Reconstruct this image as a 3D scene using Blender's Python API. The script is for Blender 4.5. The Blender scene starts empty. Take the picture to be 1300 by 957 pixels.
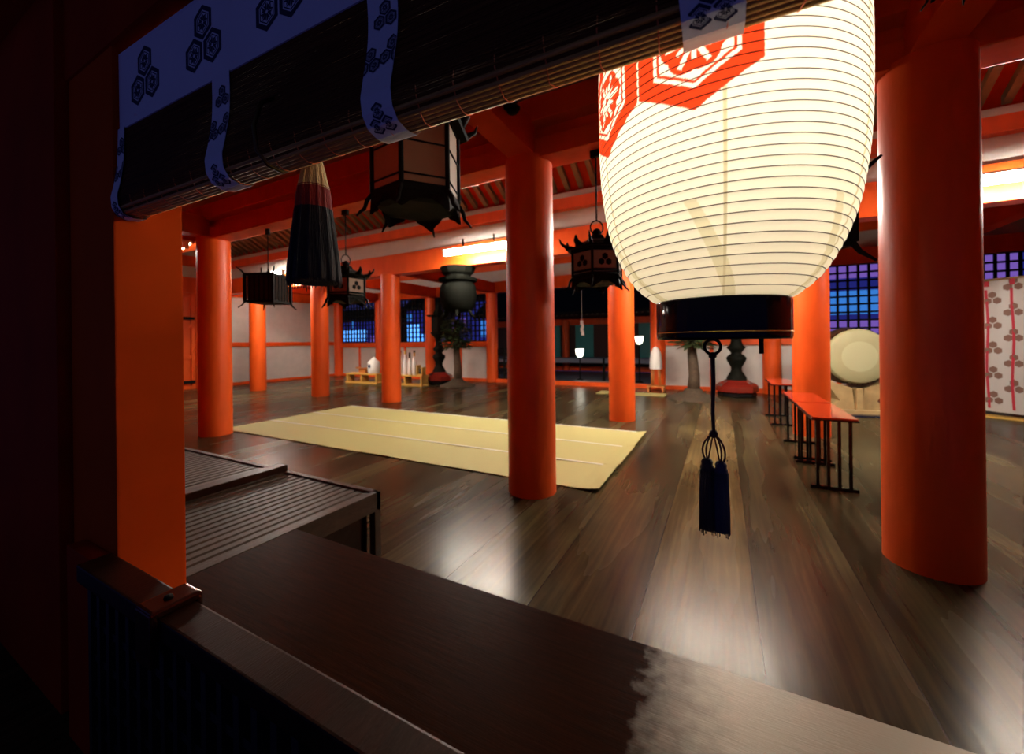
import bpy, bmesh, math, random
from mathutils import Vector, Matrix
random.seed(7)
PI = math.pi
C = bpy.context.scene.collection
# ------------------------------------------------------------------ helpers
class MB:
    """collects shapes, builds one mesh object"""
    def __init__(s): s.v = []; s.f = []; s.m = []; s.sm = []
    def face(s, pts, mi=0, smooth=False):
        b = len(s.v); s.v += [tuple(p) for p in pts]; s.f.append(tuple(range(b, b+len(pts)))); s.m.append(mi); s.sm.append(smooth)
    def add(s, vs, fs, mi=0, smooth=False):
        b = len(s.v); s.v += [tuple(p) for p in vs]
        for f in fs: s.f.append(tuple(b+i for i in f)); s.m.append(mi); s.sm.append(smooth)
        return s
    def box(s, x0, x1, y0, y1, z0, z1, mi=0, bev=0.0, M=None):
        if bev > 0:
            bm = bmesh.new(); bmesh.ops.create_cube(bm, size=1)
            for v in bm.verts: v.co = Vector(((x0+x1)/2+v.co.x*(x1-x0), (y0+y1)/2+v.co.y*(y1-y0), (z0+z1)/2+v.co.z*(z1-z0)))
            bmesh.ops.bevel(bm, geom=bm.edges[:], offset=bev, segments=2, affect='EDGES', profile=0.7)
            bm.verts.index_update()
            vs = [v.co.copy() for v in bm.verts]; fs = [[v.index for v in f.verts] for f in bm.faces]; bm.free()
        else:
            vs = [Vector(p) for p in ((x0,y0,z0),(x1,y0,z0),(x1,y1,z0),(x0,y1,z0),(x0,y0,z1),(x1,y0,z1),(x1,y1,z1),(x0,y1,z1))]
            fs = [(0,3,2,1),(4,5,6,7),(0,1,5,4),(1,2,6,5),(2,3,7,6),(3,0,4,7)]
        if M is not None: vs = [M @ v for v in vs]
        return s.add(vs, fs, mi)
    def lathe(s, prof, c=(0,0,0), n=32, mi=0, smooth=True, cap=True, rot=0.0, wob=None):
        vs = []
        for (r, z) in prof:
            for k in range(n):
                a = rot+2*PI*k/n; rr = r*(wob(a, z) if wob else 1)
                vs.append((c[0]+rr*math.cos(a), c[1]+rr*math.sin(a), c[2]+z))
        fs = []
        for i in range(len(prof)-1):
            for k in range(n):
                k2 = (k+1) % n
                fs.append((i*n+k, i*n+k2, (i+1)*n+k2, (i+1)*n+k))
        s.add(vs, fs, mi, smooth)
        if cap:
            if prof[0][0] > 1e-4: s.face([vs[k] for k in range(n-1, -1, -1)], mi)
            if prof[-1][0] > 1e-4: s.face([vs[(len(prof)-1)*n+k] for k in range(n)], mi)
        return s
    def tube(s, pts, r, n=8, mi=0, closed=False, smooth=True):
        pts = [Vector(p) for p in pts]; N = len(pts)
        rs = r if isinstance(r, (list, tuple)) else [r]*N
        vs = []; up = None
        for i in range(N):
            a = pts[(i-1) % N] if (closed or i > 0) else pts[i]; b = pts[(i+1) % N] if (closed or i < N-1) else pts[i]
            t = (b-a).normalized()
            if up is None:
                up = Vector((0,0,1)) if abs(t.z) < .9 else Vector((1,0,0))
            x = t.cross(up)
            if x.length < 1e-5: x = t.cross(Vector((1,0,0)))
            x.normalize(); y = x.cross(t).normalized(); up = y
            for k in range(n):
                an = 2*PI*k/n; vs.append(pts[i]+(x*math.cos(an)+y*math.sin(an))*rs[i])
        fs = []
        for i in range(N if closed else N-1):
            j = (i+1) % N
            for k in range(n): fs.append((i*n+k, i*n+(k+1) % n, j*n+(k+1) % n, j*n+k))
        if not closed:
            fs.append(tuple(range(n-1, -1, -1))); fs.append(tuple((N-1)*n+k for k in range(n)))
        return s.add(vs, fs, mi, smooth)
    def prism(s, poly, axis, a, b, mi=0):
        """poly of 2D points extruded between a and b along axis (0 x:(y,z), 1 y:(x,z), 2 z:(x,y))"""
        def P(p, q):
            return {0:(q,p[0],p[1]), 1:(p[0],q,p[1]), 2:(p[0],p[1],q)}[axis]
        n = len(poly); vs = [P(p, a) for p in poly]+[P(p, b) for p in poly]
        fs = [tuple(range(n)), tuple(range(2*n-1, n-1, -1))]+[(i, n+i, n+(i+1) % n, (i+1) % n) for i in range(n)]
        return s.add(vs, fs, mi)
    def build(s, name, mats, parent=None, normals=True):
        me = bpy.data.meshes.new(name); me.from_pydata(s.v, [], s.f)
        if not isinstance(mats, (list, tuple)): mats = [mats]
        for m in mats: me.materials.append(m)
        me.polygons.foreach_set('material_index', s.m); me.polygons.foreach_set('use_smooth', s.sm)
        if normals:
            bm = bmesh.new(); bm.from_mesh(me); bmesh.ops.recalc_face_normals(bm, faces=bm.faces[:]); bm.to_mesh(me); bm.free()
        me.update(); o = bpy.data.objects.new(name, me); C.objects.link(o)
        if parent is not None: o.parent = parent
        return o
def thing(name, label, cat, loc=(0,0,0), group=None, rz=0):
    o = bpy.data.objects.new(name, None); C.objects.link(o); o.location = loc; o.rotation_euler.z = rz
    o.empty_display_size = .1; o['label'] = label; o['category'] = cat
    if group: o['group'] = group
    return o
def tag(o, label, cat, group=None, kind=None):
    o['label'] = label; o['category'] = cat
    if group: o['group'] = group
    if kind: o['kind'] = kind
    return o
def struct(o, label=None):
    o['kind'] = 'structure'
    if label: o['label'] = label
    return o
def dup(root, loc, label, rz=None):
    r = root.copy(); C.objects.link(r); r.location = loc; r['label'] = label
    if rz is not None: r.rotation_euler.z = rz
    for ch in list(root.children):
        c = ch.copy(); C.objects.link(c); c.parent = r
        for g in ch.children:
            d = g.copy(); C.objects.link(d); d.parent = c
    return r
# ------------------------------------------------------------------ materials
def mat(name, col, rough=.5, metal=0.0, spec=.5, noise=0.0, nscale=8, bump=0.0, bscale=30, stretch=(1,1,1), col2=None, coat=0.0, trans=0.0):
    m = bpy.data.materials.new(name); m.use_nodes = True; nt = m.node_tree; N = nt.nodes; L = nt.links
    b = N['Principled BSDF']; b.inputs['Base Color'].default_value = (*col, 1); b.inputs['Roughness'].default_value = rough
    b.inputs['Metallic'].default_value = metal; b.inputs['Specular IOR Level'].default_value = spec; b.inputs['Coat Weight'].default_value = coat
    b.inputs['Transmission Weight'].default_value = trans
    if noise or col2 or bump:
        tc = N.new('ShaderNodeTexCoord'); mp = N.new('ShaderNodeMapping'); mp.inputs['Scale'].default_value = stretch
        L.new(tc.outputs['Object'], mp.inputs['Vector'])
    if noise or col2:
        n = N.new('ShaderNodeTexNoise'); n.inputs['Scale'].default_value = nscale; n.inputs['Detail'].default_value = 4
        L.new(mp.outputs[0], n.inputs['Vector'])
        r = N.new('ShaderNodeValToRGB'); r.color_ramp.elements[0].position = .3; r.color_ramp.elements[1].position = .7
        c2 = col2 if col2 else tuple(c*(1-noise) for c in col)
        r.color_ramp.elements[0].color = (*c2, 1); r.color_ramp.elements[1].color = (*col, 1)
        L.new(n.outputs['Fac'], r.inputs['Fac']); L.new(r.outputs['Color'], b.inputs['Base Color'])
    if bump:
        n2 = N.new('ShaderNodeTexNoise'); n2.inputs['Scale'].default_value = bscale; n2.inputs['Detail'].default_value = 3
        L.new(mp.outputs[0], n2.inputs['Vector']); bp = N.new('ShaderNodeBump'); bp.inputs['Strength'].default_value = bump
        bp.inputs['Distance'].default_value = .02; L.new(n2.outputs['Fac'], bp.inputs['Height']); L.new(bp.outputs[0], b.inputs['Normal'])
    return m
def emis(name, col, strength):
    m = bpy.data.materials.new(name); m.use_nodes = True; N = m.node_tree.nodes; N.clear()
    e = N.new('ShaderNodeEmission'); e.inputs['Color'].default_value = (*col, 1); e.inputs['Strength'].default_value = strength
    o = N.new('ShaderNodeOutputMaterial'); m.node_tree.links.new(e.outputs[0], o.inputs[0]); return m
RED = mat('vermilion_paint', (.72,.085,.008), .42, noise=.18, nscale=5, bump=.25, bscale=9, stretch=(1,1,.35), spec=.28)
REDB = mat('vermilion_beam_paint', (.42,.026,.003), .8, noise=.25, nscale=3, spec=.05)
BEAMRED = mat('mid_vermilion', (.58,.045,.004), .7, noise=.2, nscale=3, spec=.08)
PLASTER = mat('white_plaster', (.50,.46,.41), .85, noise=.10, nscale=4)
DARKWOOD = mat('dark_wood', (.020,.006,.003), .40, spec=.22, noise=.5, nscale=6, stretch=(12,1,1), bump=.12, bscale=20)
def counter_mat():
    m = mat('counter_wood', (.026,.0052,.0010), .42, spec=.015, noise=.5, nscale=5, stretch=(1,14,4), bump=.05, bscale=16)
    nt = m.node_tree; N = nt.nodes; L = nt.links; b = N['Principled BSDF']; b.inputs['Specular Tint'].default_value = (1,.80,.58,1)
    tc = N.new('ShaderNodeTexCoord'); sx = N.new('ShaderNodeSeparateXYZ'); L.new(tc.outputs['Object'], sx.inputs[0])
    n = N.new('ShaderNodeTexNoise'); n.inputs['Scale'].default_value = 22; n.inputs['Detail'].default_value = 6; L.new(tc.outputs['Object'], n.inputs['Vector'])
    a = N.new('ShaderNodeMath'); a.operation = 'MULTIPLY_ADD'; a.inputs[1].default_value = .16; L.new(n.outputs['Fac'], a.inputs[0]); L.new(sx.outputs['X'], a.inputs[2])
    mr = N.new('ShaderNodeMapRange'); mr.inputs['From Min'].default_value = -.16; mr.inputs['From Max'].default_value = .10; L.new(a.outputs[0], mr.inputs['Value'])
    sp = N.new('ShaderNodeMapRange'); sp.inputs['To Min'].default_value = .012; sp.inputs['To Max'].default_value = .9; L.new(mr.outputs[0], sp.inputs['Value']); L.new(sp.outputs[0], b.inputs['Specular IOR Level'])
    co = N.new('ShaderNodeMix'); co.data_type = 'RGBA'; co.inputs[7].default_value = (.19,.155,.10,1)  # paler right end: lamp reflection painted into the worn board's colour
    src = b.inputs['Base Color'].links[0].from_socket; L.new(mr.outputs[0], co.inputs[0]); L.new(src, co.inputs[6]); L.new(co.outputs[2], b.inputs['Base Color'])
    return m
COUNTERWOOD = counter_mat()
for q_ in (DARKWOOD,): q_.node_tree.nodes['Principled BSDF'].inputs['Specular Tint'].default_value = (1,.55,.35,1)
BOXWOOD = mat('slat_wood', (.055,.028,.012), .40, spec=.3, noise=.5, nscale=5, stretch=(14,1,4), bump=.2, bscale=20)
BLACK = mat('black_lacquer', (.007,.006,.006), .12, spec=.22)
IRON = mat('black_iron', (.009,.008,.007), .7, spec=.06)
BRONZE = mat('aged_bronze', (.008,.0085,.0055), .6, spec=.06, metal=.1, noise=.5, nscale=20, bump=.4, bscale=40)
GOLD = mat('gold_trim', (.85,.55,.15), .25, metal=1)
PANEL = mat('lantern_panel', (.27,.17,.10), .6)
RUSHMAT = mat('rush_mat', (.40,.345,.115), .75, noise=.12, nscale=60, stretch=(1,12,1))
MATEDGE = mat('mat_binding', (.55,.52,.40), .7)
CLOTH = mat('white_cloth', (.72,.72,.74), .85, noise=.06, nscale=6, bump=.15, bscale=12)
NAVY = mat('navy_print', (.012,.016,.05), .85)
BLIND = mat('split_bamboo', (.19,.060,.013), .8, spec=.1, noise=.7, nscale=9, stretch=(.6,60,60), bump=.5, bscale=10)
BLINDLIT = mat('lantern_lit_bamboo', (.62,.30,.06), .6, spec=.25, noise=.5, nscale=10, stretch=(1,30,30))  # lantern's warm light painted in as paler bamboo for the underside
ORANGETHREAD = mat('orange_thread', (.75,.16,.03), .7)
CORDRED = mat('dark_red_cord', (.055,.006,.008), .7)
NAVYSILK = mat('navy_silk', (.028,.033,.075), .7, bump=.4, bscale=60, stretch=(6,6,.3))
BLACKSILK = mat('black_silk', (.014,.008,.014), .6, bump=.4, bscale=60, stretch=(6,6,.3))
TASBLACK = mat('black_fibre', (.004,.0035,.004), .8, bump=.6, bscale=50, stretch=(5,5,.2))
TASRED = mat('red_fibre', (.22,.010,.006), .8, bump=.6, bscale=50, stretch=(5,5,.2))
TASPALE = mat('pale_fibre', (.62,.48,.22), .8, bump=.6, bscale=50, stretch=(5,5,.2))
TAN = mat('tan_rafter_wood', (.17,.11,.055), .6, noise=.3, nscale=6)
YELLOWWOOD = mat('fresh_cypress', (.62,.36,.07), .5, noise=.15, nscale=8)
ORANGEWOOD = mat('orange_wood', (.50,.16,.03), .5)
DRUMSKIN = mat('drum_skin', (.33,.30,.15), .6, noise=.12, nscale=3)
DRUMSKIN2 = mat('drum_skin_worn', (.38,.355,.195), .6)
DRUMBODY = mat('drum_body', (.045,.02,.010), .35)
TANWOOD = mat('pale_stand_wood', (.42,.28,.12), .5, noise=.3, nscale=6)
REDLACQ = mat('red_lacquer', (.38,.03,.008), .10, spec=.6)
REDLACQ2 = mat('dark_red_lacquer', (.17,.014,.008), .15, spec=.6)
WHITEPAPER = mat('white_paper', (.75,.72,.66), .7)
LEAF = mat('dark_leaf', (.035,.06,.018), .5, noise=.5, nscale=12)
TRUNK = mat('brown_bark', (.07,.045,.022), .8, noise=.5, nscale=14, bump=.5, bscale=20)
TEAL = mat('teal_door_paint', (.012,.26,.25), .5)
CRIMSON = mat('crimson_ribbon', (.42,.012,.03), .6)
CRESTBROWN = mat('brown_crest_print', (.20,.11,.08), .85)
DECK = mat('deck_boards', (.10,.10,.11), .4, noise=.3, nscale=4, stretch=(8,1,1))
TUBE = emis('fluorescent_tube', (1,.95,.84), 330)
TUBEDIM = emis('dim_fluorescent_tube', (1,.94,.83), 50)
TUBEADDED = emis('added_aisle_tube', (1,.95,.84), 95)
FIX = mat('lamp_fixture', (.6,.58,.52), .5)
GLOW = emis('lantern_flame_glow', (1,.93,.75), 6)
BLUEGLOW = emis('blue_white_lamp', (.10,.35,1.0), 2.2)
VIOGLOW = emis('violet_lamp', (.30,.16,.75), .55)
ADDEDGLOW = emis('added_blue_glow', (.05,.06,.55), .28)
SKYGLOW = emis('cyan_lamp', (.05,.25,.8), .8)

# floor: glossy wide planks running along y
def floor_mat():
    m = bpy.data.materials.new('polished_plank_floor'); m.use_nodes = True; nt = m.node_tree; N = nt.nodes; L = nt.links
    b = N['Principled BSDF']
    tc = N.new('ShaderNodeTexCoord'); sx = N.new('ShaderNodeSeparateXYZ'); L.new(tc.outputs['Object'], sx.inputs[0])
    def math_(op, a, b_=None, c=None):
        n = N.new('ShaderNodeMath'); n.operation = op
        for i, q in enumerate((a, b_, c)):
            if q is None: continue
            if isinstance(q, (int, float)): n.inputs[i].default_value = q
            else: L.new(q, n.inputs[i])
        return n.outputs[0]
    px = math_('DIVIDE', math_('ADD', sx.outputs['X'], 20.545), .575)   # joints at x = -.42, .155, .73
    idx = math_('FLOOR', px); fr = math_('FRACT', px)
    # board length offsets
    hsh = N.new('ShaderNodeTexWhiteNoise'); hsh.noise_dimensions = '1D'; L.new(idx, hsh.inputs['W'])
    py = math_('DIVIDE', math_('ADD', sx.outputs['Y'], math_('MULTIPLY', hsh.outputs['Value'], 9.0)), 31.0)
    idy = math_('FLOOR', py); fy = math_('FRACT', py)
    h2 = N.new('ShaderNodeTexWhiteNoise'); h2.noise_dimensions = '2D'
    cb = N.new('ShaderNodeCombineXYZ'); L.new(idx, cb.inputs[0]); L.new(idy, cb.inputs[1]); L.new(cb.outputs[0], h2.inputs['Vector'])
    # grain
    mp = N.new('ShaderNodeMapping'); mp.inputs['Scale'].default_value = (1, .12, 1); L.new(tc.outputs['Object'], mp.inputs['Vector'])
    off = N.new('ShaderNodeVectorMath'); off.operation = 'ADD'
    L.new(mp.outputs[0], off.inputs[0]); L.new(h2.outputs['Color'], off.inputs[1])
    n0 = N.new('ShaderNodeTexNoise'); n0.inputs['Scale'].default_value = 3.2; n0.inputs['Detail'].default_value = 3; n0.inputs['Distortion'].default_value = 1.2; L.new(off.outputs[0], n0.inputs['Vector'])
    rings = math_('FRACT', math_('MULTIPLY', n0.outputs['Fac'], 22.0))
    rings = math_('ABSOLUTE', math_('SUBTRACT', rings, .5))
    n1 = N.new('ShaderNodeTexNoise'); n1.inputs['Scale'].default_value = 2.4; n1.inputs['Detail'].default_value = 3; n1.inputs['Roughness'].default_value = .5; L.new(off.outputs[0], n1.inputs['Vector'])
    mg = N.new('ShaderNodeMapping'); mg.inputs['Scale'].default_value = (30, .9, 1); L.new(tc.outputs['Object'], mg.inputs['Vector'])
    og = N.new('ShaderNodeVectorMath'); og.operation = 'ADD'; L.new(mg.outputs[0], og.inputs[0])
    sc_ = N.new('ShaderNodeVectorMath'); sc_.operation = 'SCALE'; sc_.inputs['Scale'].default_value = 2.0; L.new(n0.outputs['Color'], sc_.inputs[0]); L.new(sc_.outputs[0], og.inputs[1])
    ng = N.new('ShaderNodeTexNoise'); ng.inputs['Scale'].default_value = 1.0; ng.inputs['Detail'].default_value = 4; L.new(og.outputs[0], ng.inputs['Vector'])
    nb = N.new('ShaderNodeTexNoise'); nb.inputs['Scale'].default_value = 1.3; nb.inputs['Detail'].default_value = 4; L.new(tc.outputs['Object'], nb.inputs['Vector'])
    r = N.new('ShaderNodeValToRGB'); e = r.color_ramp.elements
    e[0].position = .25; e[0].color = (.018,.011,.0045,1); e[1].position = .8; e[1].color = (.118,.088,.032,1)
    k = e.new(.5); k.color = (.047,.032,.014,1)
    v = math_('ADD', math_('MULTIPLY', n1.outputs['Fac'], .75), math_('MULTIPLY', math_('SUBTRACT', h2.outputs['Value'], .5), .22))
    v = math_('ADD', v, math_('ADD', math_('MULTIPLY', rings, .04), math_('MULTIPLY', math_('SUBTRACT', ng.outputs['Fac'], .45), .55))); v = math_('ADD', v, math_('MULTIPLY', math_('SUBTRACT', nb.outputs['Fac'], .5), .35))
    L.new(v, r.inputs['Fac'])
    # one newer, paler plank
    isnew = math_('COMPARE', idx, 35.0, .1)
    mixn = N.new('ShaderNodeMix'); mixn.data_type = 'RGBA'; mixn.blend_type = 'MULTIPLY'; mixn.inputs[7].default_value = (3.4, 3.3, 2.9, 1)
    L.new(isnew, mixn.inputs[0]); L.new(r.outputs['Color'], mixn.inputs[6])
    # worn dull centre of that plank and joints
    j1 = math_('LESS_THAN', math_('MINIMUM', fr, math_('SUBTRACT', 1.0, fr)), .006)
    j2 = math_('LESS_THAN', math_('MINIMUM', fy, math_('SUBTRACT', 1.0, fy)), .0004)
    jj = math_('MAXIMUM', j1, j2)
    mixj = N.new('ShaderNodeMix'); mixj.data_type = 'RGBA'; mixj.inputs[7].default_value = (.012,.007,.004,1)
    L.new(jj, mixj.inputs[0]); L.new(mixn.outputs[2], mixj.inputs[6]); L.new(mixj.outputs[2], b.inputs['Base Color'])
    ro = math_('ADD', math_('MULTIPLY', n1.outputs['Fac'], .22), .15); L.new(ro, b.inputs['Roughness'])
    b.inputs['Specular IOR Level'].default_value = .11; b.inputs['Specular Tint'].default_value = (1,.90,.72,1)
    hgt = math_('ADD', math_('MULTIPLY', ng.outputs['Fac'], .35), math_('MULTIPLY', n1.outputs['Fac'], 1.0))
    hgt = math_('SUBTRACT', hgt, math_('MULTIPLY', jj, 2.0))
    bp = N.new('ShaderNodeBump'); bp.inputs['Strength'].default_value = .16; bp.inputs['Distance'].default_value = .010
    L.new(hgt, bp.inputs['Height']); L.new(bp.outputs[0], b.inputs['Normal'])
    return m
FLOOR = floor_mat()
def paper_mat():
    m = bpy.data.materials.new('lantern_paper'); m.use_nodes = True; N = m.node_tree.nodes; L = m.node_tree.links; N.clear()
    at = N.new('ShaderNodeVertexColor'); at.layer_name = 'print'
    tr = N.new('ShaderNodeBsdfTranslucent'); df = N.new('ShaderNodeBsdfDiffuse')
    L.new(at.outputs[0], tr.inputs['Color']); L.new(at.outputs[0], df.inputs['Color'])
    mx = N.new('ShaderNodeMixShader'); mx.inputs[0].default_value = .45
    o = N.new('ShaderNodeOutputMaterial'); L.new(tr.outputs[0], mx.inputs[1]); L.new(df.outputs[0], mx.inputs[2]); L.new(mx.outputs[0], o.inputs[0])
    return m
PAPER = paper_mat()
BULB = emis('lantern_bulb', (1,.92,.76), 31)

# ------------------------------------------------------------------ camera
F = 505.6; YAW = math.radians(27.8); ROLL = math.radians(.7); H = 1.5
cam_d = bpy.data.cameras.new('camera'); cam = bpy.data.objects.new('camera', cam_d); C.objects.link(cam)
fw = Vector((-math.sin(YAW), math.cos(YAW), 0)); R0 = Vector((math.cos(YAW), math.sin(YAW), 0)); U0 = Vector((0,0,1))
cr = R0*math.cos(ROLL)-U0*math.sin(ROLL); cu = R0*math.sin(ROLL)+U0*math.cos(ROLL)
M = Matrix.Identity(4)
for i in range(3): M[i][0] = cr[i]; M[i][1] = cu[i]; M[i][2] = -fw[i]
M[0][3], M[1][3], M[2][3] = 0, 0, H
cam.matrix_world = M
cam_d.sensor_width = 36; cam_d.sensor_fit = 'HORIZONTAL'; cam_d.lens = F*36/1300; cam_d.shift_y = -44.5/1300
cam_d.clip_start = .05; cam_d.clip_end = 300
cam_d.dof.use_dof = True; cam_d.dof.focus_distance = 1.15; cam_d.dof.aperture_fstop = 2.8
bpy.context.scene.camera = cam

# ------------------------------------------------------------------ room
XL, XR, YB = -16.3, 7.4, 13.0
struct(MB().box(-18, 9, -.6, YB+.15, -.12, 0).build('floor', FLOOR), 'dark polished floor of wide wooden planks')
w = MB()
posts_x = [-16.15, -13.45, -10.62, -7.68, -1.75, 1.2, 4.1, 7.0]
bays = [(-16.15,-13.45), (-13.45,-10.62), (-10.62,-7.68), (-1.75,1.2), (1.2,4.1), (4.1,7.4)]
for a, b in bays:                                    # plaster panels
    w.box(a, b, YB, YB+.06, .1, 1.36)
w.box(XL, XR, YB, YB+.06, 3.74, 4.4)
struct(w.build('wall_back', PLASTER), 'white plaster back wall in red timber frame')
t = MB()
for a, b in bays:
    t.box(a, b, YB-.07, YB+.09, 0, .12); t.box(a, b, YB-.08, YB+.1, 1.34, 1.54)
    t.box((a+b)/2-.05, (a+b)/2+.05, YB-.04, YB+.09, .12, 1.34)
t.box(XL, XR, YB-.12, YB+.1, 3.36, 3.76, bev=.01); t.box(XL, XR, YB-.05, YB+.1, 4.18, 4.45)
t.box(-7.68, -1.75, YB-.12, YB+.12, 0, .13)
struct(t.build('trim_1', RED), 'red rails, sills and head beam framing the back wall')
w = MB()
w.box(XL-.08, XL, 7.3, YB, .08, 1.46); w.box(XL-.08, XL, 7.3, YB, 1.6, 3.35); w.box(XL-.08, XL, -.4, YB, 3.85, 6.4)
struct(w.build('wall_left', PLASTER), 'white plaster left wall in red timber frame')
t = MB()
t.box(XL-.1, XL+.05, 7.3, YB, 0, .10); t.box(XL-.1, XL+.04, 7.3, YB, 1.45, 1.61)
t.box(XL-.1, XL+.09, -.4, YB, 3.33, 3.62); t.box(XL-.1, XL+.06, -.4, YB, 3.62, 3.87); t.box(XL-.1, XL+.1, -.4, YB, 4.25, 4.6)
t.box(XL-.1, XL+.08, 7.15, 7.4, 0, 3.4)
struct(t.build('trim_2', RED), 'red rails and beams of the left wall')
d = MB(); d.box(XL-.1, XL-.03, -.4, 7.2, 0, 3.35)
for y in (1.2, 2.7, 4.2, 5.7, 7.1): d.box(XL-.05, XL+.03, y-.07, y+.07, 0, 3.35)
for z in (.06, 1.1, 2.2, 3.27): d.box(XL-.05, XL+.02, -.4, 7.2, z-.06, z+.06)
door = struct(d.build('door_1', RED), 'red boarded door wall beyond the left column')
for z in (.25, 2.45): MB().box(XL+.03, XL+.07, 6.75, 7.12, z-.05, z+.05).build('hinge', IRON, door)
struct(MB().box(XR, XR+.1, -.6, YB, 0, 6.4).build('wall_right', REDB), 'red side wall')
# ceilings
def roofz(y): return 4.52+.56*(7.65-y) if y > 3.65 else 4.52+.56*4.0-.56*(3.65-y)
c = MB()
for y0, y1 in ((3.65, 7.7), (-1.0, 3.65)):
    c.add([(-17,y0,roofz(y0)),(8,y0,roofz(y0)),(8,y1,roofz(y1) if y1 > 3.7 else roofz(3.66)),(-17,y1,roofz(y1) if y1 > 3.7 else roofz(3.66)),
           (-17,y0,roofz(y0)+.12),(8,y0,roofz(y0)+.12),(8,y1,roofz(y1)+.12),(-17,y1,roofz(y1)+.12)],
          [(0,3,2,1),(4,5,6,7),(0,1,5,4),(1,2,6,5),(2,3,7,6),(3,0,4,7)])
c.box(-17, 8, 7.65, YB+.3, 4.42, 4.5)
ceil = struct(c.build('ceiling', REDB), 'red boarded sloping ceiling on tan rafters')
rm = MB()
ya, yb = 3.75, 7.52
rm.add([(-.045,ya,roofz(ya)-.11),(.045,ya,roofz(ya)-.11),(.045,yb,roofz(yb)-.11),(-.045,yb,roofz(yb)-.11),
        (-.045,ya,roofz(ya)),(.045,ya,roofz(ya)),(.045,yb,roofz(yb)),(-.045,yb,roofz(yb))],
       [(0,3,2,1),(4,5,6,7),(0,1,5,4),(1,2,6,5),(2,3,7,6),(3,0,4,7)])
raf = rm.build('rafter', TAN, ceil); raf.location.x = -15.9
for i in range(1, 84):
    o = raf.copy(); C.objects.link(o); o.parent = ceil; o.location.x = -15.9+i*.27
# beams of the two column rows
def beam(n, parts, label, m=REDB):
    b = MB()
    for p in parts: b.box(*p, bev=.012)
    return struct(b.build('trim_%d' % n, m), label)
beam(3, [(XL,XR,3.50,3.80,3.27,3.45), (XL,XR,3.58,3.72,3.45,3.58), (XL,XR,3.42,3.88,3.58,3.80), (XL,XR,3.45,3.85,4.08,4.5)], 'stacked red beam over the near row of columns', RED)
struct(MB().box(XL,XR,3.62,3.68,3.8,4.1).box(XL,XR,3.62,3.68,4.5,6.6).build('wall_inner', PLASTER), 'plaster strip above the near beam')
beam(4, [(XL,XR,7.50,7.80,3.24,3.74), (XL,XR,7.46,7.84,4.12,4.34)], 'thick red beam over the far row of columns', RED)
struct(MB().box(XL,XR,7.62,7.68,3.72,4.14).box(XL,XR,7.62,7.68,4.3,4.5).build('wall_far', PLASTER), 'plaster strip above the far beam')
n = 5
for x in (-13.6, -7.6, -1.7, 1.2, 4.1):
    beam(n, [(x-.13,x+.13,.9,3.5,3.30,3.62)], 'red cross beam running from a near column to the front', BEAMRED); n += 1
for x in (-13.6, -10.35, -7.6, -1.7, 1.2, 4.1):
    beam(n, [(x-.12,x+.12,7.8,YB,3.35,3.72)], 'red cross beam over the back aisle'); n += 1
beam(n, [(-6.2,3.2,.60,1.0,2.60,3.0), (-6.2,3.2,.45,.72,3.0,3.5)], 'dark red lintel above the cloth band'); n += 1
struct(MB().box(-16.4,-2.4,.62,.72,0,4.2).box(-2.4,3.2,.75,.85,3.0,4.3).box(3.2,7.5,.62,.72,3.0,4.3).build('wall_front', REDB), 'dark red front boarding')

# windows: lattices in the back wall
def lattice(x0, x1, z0, z1, y, n, label, sp=.2, bw=.045):
    b = MB(); nx = max(1, round((x1-x0)/sp)); nz = round((z1-z0)/sp)
    for i in range(nx+1):
        x = x0+(x1-x0)*i/nx; b.box(x-bw/2, x+bw/2, y-.03, y+.03, z0, z1)
    for k in range(nz+1):
        z = z0+(z1-z0)*k/nz; b.box(x0, x1, y-.022, y+.022, z-bw/2, z+bw/2)
    return struct(b.build('window_%d' % n, IRON), label)
lat = ['black square lattice window nearest the left wall', 'black lattice window behind the left red columns', 'black lattice window behind the bronze hanging lantern',
       'black lattice window behind the paper lantern', 'black lattice window above the big drum', 'black lattice window above the white curtain']
for i, (a, b) in enumerate(bays): lattice(a+.2, b-.2, 1.55, 3.36, YB+.02, i+1, lat[i])
lattice(-7.45, -6.95, .14, 1.25, YB+.02, 7, 'low black lattice shutter beside the doorway')

# columns
def column(x, y, label, r=.24, h=3.3, grp='round vermilion columns', n=48):
    b = MB(); b.lathe([(r*1.0,0),(r*1.0,.02),(r,h*.5),(r*.985,h)], n=n)
    o = b.build('red_column', RED); o.location = (x,y,0); return tag(o, label, 'column', grp)
column(-1.71, 3.65, 'round vermilion column standing at the front edge of the rush mat, picture centre')
column(-7.6, 3.62, 'round vermilion column just right of the square orange pillar, at the mat\'s left end')
column(1.21, 3.62, 'thickest round vermilion column, near right, lit on its left edge')
column(-4.65+100, 3.62, 'x') if False else None
column(-13.62, 7.75, 'brightly lit round column standing below the square black lantern', h=3.26)
column(-10.35, 7.65, 'round column right behind the black hanging tassel, left of the offering tables', h=3.26)
column(-7.57, 7.65, 'round column standing in front of the offering tables and blue lattice window', h=3.26)
column(-1.69, 7.65, 'round column with the doorway behind it, left under the paper lantern', h=3.26)
column(1.22, 7.65, 'round column behind the small red benches, left of the drum', h=3.26)
column(4.12, 7.65, 'round column hidden at the far right behind the thickest column', h=3.26)
for x, s in zip(posts_x, ['back wall column in the far left corner', 'back wall column between the two leftmost lattice windows', 'back wall column behind the left bronze lantern stand',
        'back wall column at the left side of the doorway', 'back wall column at the right side of the doorway, by the white cover',
        'back wall column right of the red plinth lantern', 'back wall column between the drum and the white curtain', 'back wall column at the far right corner']):
    column(x, YB-.05, s, r=.22, h=3.4, grp='back wall columns', n=24)
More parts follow.
